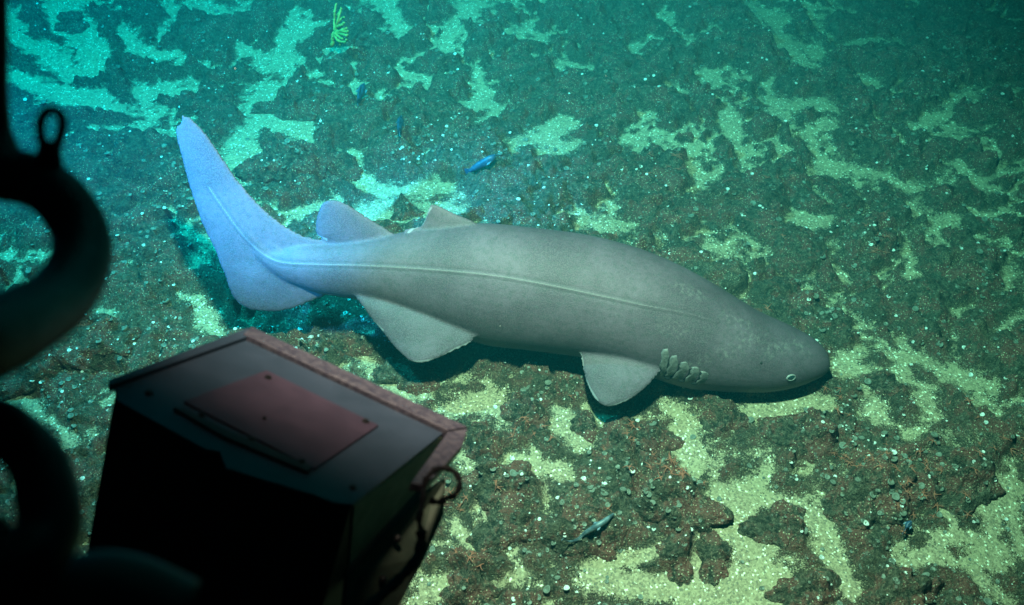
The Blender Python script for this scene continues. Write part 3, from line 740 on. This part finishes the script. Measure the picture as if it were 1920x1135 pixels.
# box housing
def gear_box():
    n = Vector((.35, .55, 1)).normalized(); D = .84
    def pl(px, py, off=0.):
        d = Vector(ray(px, py)); return Vector(CAM)+d*((-D+off)/d.dot(n))
    A, B, C, E = [pl(*q) for q in ((213,722),(470,628),(838,806),(662,946))]
    root = empty('equipment_box', (A+B+C+E)/4-n*.2)
    tag(root, 'dark boxy metal housing with slate lid, pink rim and pinkish inner plate in the foreground', 'equipment box')
    def prism(name, top, depth, mat, par=root, bev=.0, dirv=None):
        dv = (dirv or -n)*depth; k = len(top); V = list(top)+[p+dv for p in top]
        F = [tuple(range(k)), tuple(reversed(range(k, 2*k)))]+[(i, (i+1) % k, (i+1) % k+k, i+k) for i in range(k)]
        me = mesh(name, V, F); bm = bmesh.new(); bm.from_mesh(me); bmesh.ops.recalc_face_normals(bm, faces=bm.faces)
        if bev: bmesh.ops.bevel(bm, geom=list(bm.edges), offset=bev, segments=2, affect='EDGES', profile=.6)
        bm.to_mesh(me); bm.free(); return link(name, me, mat, par, False)
    # body of the housing, slightly inside the lid
    c = (A+B+C+E)/4; inn = [c+(q-c)*.985-n*.004 for q in (A, B, C, E)]
    prism('housing', inn, .42, M['housing'])
    # lid plate with a notch in its near edge
    F_ = [(213,722),(470,628),(838,806),(662,946),(625,942),(590,928),(425,878),(412,846),(385,842),(330,812),(222,752)]
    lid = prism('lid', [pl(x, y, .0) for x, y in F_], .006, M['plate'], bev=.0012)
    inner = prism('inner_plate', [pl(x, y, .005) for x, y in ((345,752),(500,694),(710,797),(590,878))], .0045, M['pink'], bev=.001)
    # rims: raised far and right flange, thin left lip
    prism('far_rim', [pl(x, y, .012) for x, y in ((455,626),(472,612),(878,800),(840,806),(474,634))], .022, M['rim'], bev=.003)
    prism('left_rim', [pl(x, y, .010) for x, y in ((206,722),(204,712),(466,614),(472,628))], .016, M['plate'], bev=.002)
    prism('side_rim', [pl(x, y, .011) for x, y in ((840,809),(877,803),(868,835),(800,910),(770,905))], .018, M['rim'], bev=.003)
    # side panel falling away on the right, with a dark rail and an outer panel carrying bolts
    def q3(px, py, off): return pl(px, py, off)
    def slab(name, pts, mat, th=.008, bev=.001):
        P = [q3(*p) for p in pts]; nn = (P[1]-P[0]).cross(P[2]-P[0]).normalized()
        if nn.dot(Vector(CAM)-P[0]) < 0: nn = -nn
        return prism(name, P, th, mat, bev=bev, dirv=-nn)
    slab('side_panel', [(664,950,-.008),(838,812,-.008),(800,900,-.09),(655,1060,-.16)], M['panel_brightened'])
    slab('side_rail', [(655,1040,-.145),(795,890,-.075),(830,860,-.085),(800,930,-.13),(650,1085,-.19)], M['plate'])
    slab('outer_panel', [(652,1080,-.185),(798,926,-.125),(835,900,-.125),(832,965,-.16),(795,1050,-.20),(735,1160,-.26),(640,1200,-.27)], M['panel'])
    for x, y, off, r in ((503,707,.007,.0055),(686,789,.007,.0055),(378,776,.007,.0045),(472,822,.007,.0055),(566,864,.007,.0055),(496,784,.007,.003),(280,736,.002,.0062),(662,913,.002,.0055)):
        p = pl(x, y, off); bm = bmesh.new(); q = n.to_track_quat('Z', 'Y').to_matrix().to_4x4()
        bmesh.ops.create_cone(bm, cap_ends=True, segments=6, radius1=r, radius2=r*.85, depth=.006, matrix=Matrix.Translation(p) @ q)
        bmesh.ops.create_cone(bm, cap_ends=True, segments=16, radius1=r*1.45, radius2=r*1.4, depth=.002, matrix=Matrix.Translation(p-n*.002) @ q)
        bmobj('bolt', bm, M['housing'], root)
    for x, y, off in ((745,1010,-.172),(718,1087,-.215),(783,838,-.02)):
        p = pl(x, y, off+.012); bm = bmesh.new(); bmesh.ops.create_icosphere(bm, subdivisions=2, radius=.0085 if off < -.1 else .004, matrix=Matrix.Translation(p))
        bmobj('bolt', bm, M['housing'], root, True)
    # hinge strip and catch along the plate's near edge
    prism('hinge_strip', [pl(x, y, .007) for x, y in ((325,764),(345,766),(425,806),(585,874),(578,884),(420,818))], .006, M['housing'], bev=.001)
    return pl
PL = gear_box()
rp = [(805,938),(822,942),(838,934),(853,928),(862,910),(858,892),(842,880),(822,879),(803,893),(795,915),(792,945),(786,975),(790,1000),(789,1022),(778,1052),(752,1082),(720,1112),(680,1150)]
pts3 = [np.array(PL(x, y, .03-.012*max(0, i-8))) for i, (x, y) in enumerate(rp)]
P = catmull(pts3, 6); rr = [.0052+.0012*math.sin(i*.9)+.0008*math.sin(i*2.3)+(.0035 if i > 70 else 0) for i in range(len(P))]
tag(link('hooked_rope', mesh('rope', *tube(P, rr, 10)), M['rope']), 'frayed black rope curling into a hook over the right side of the box', 'rope')
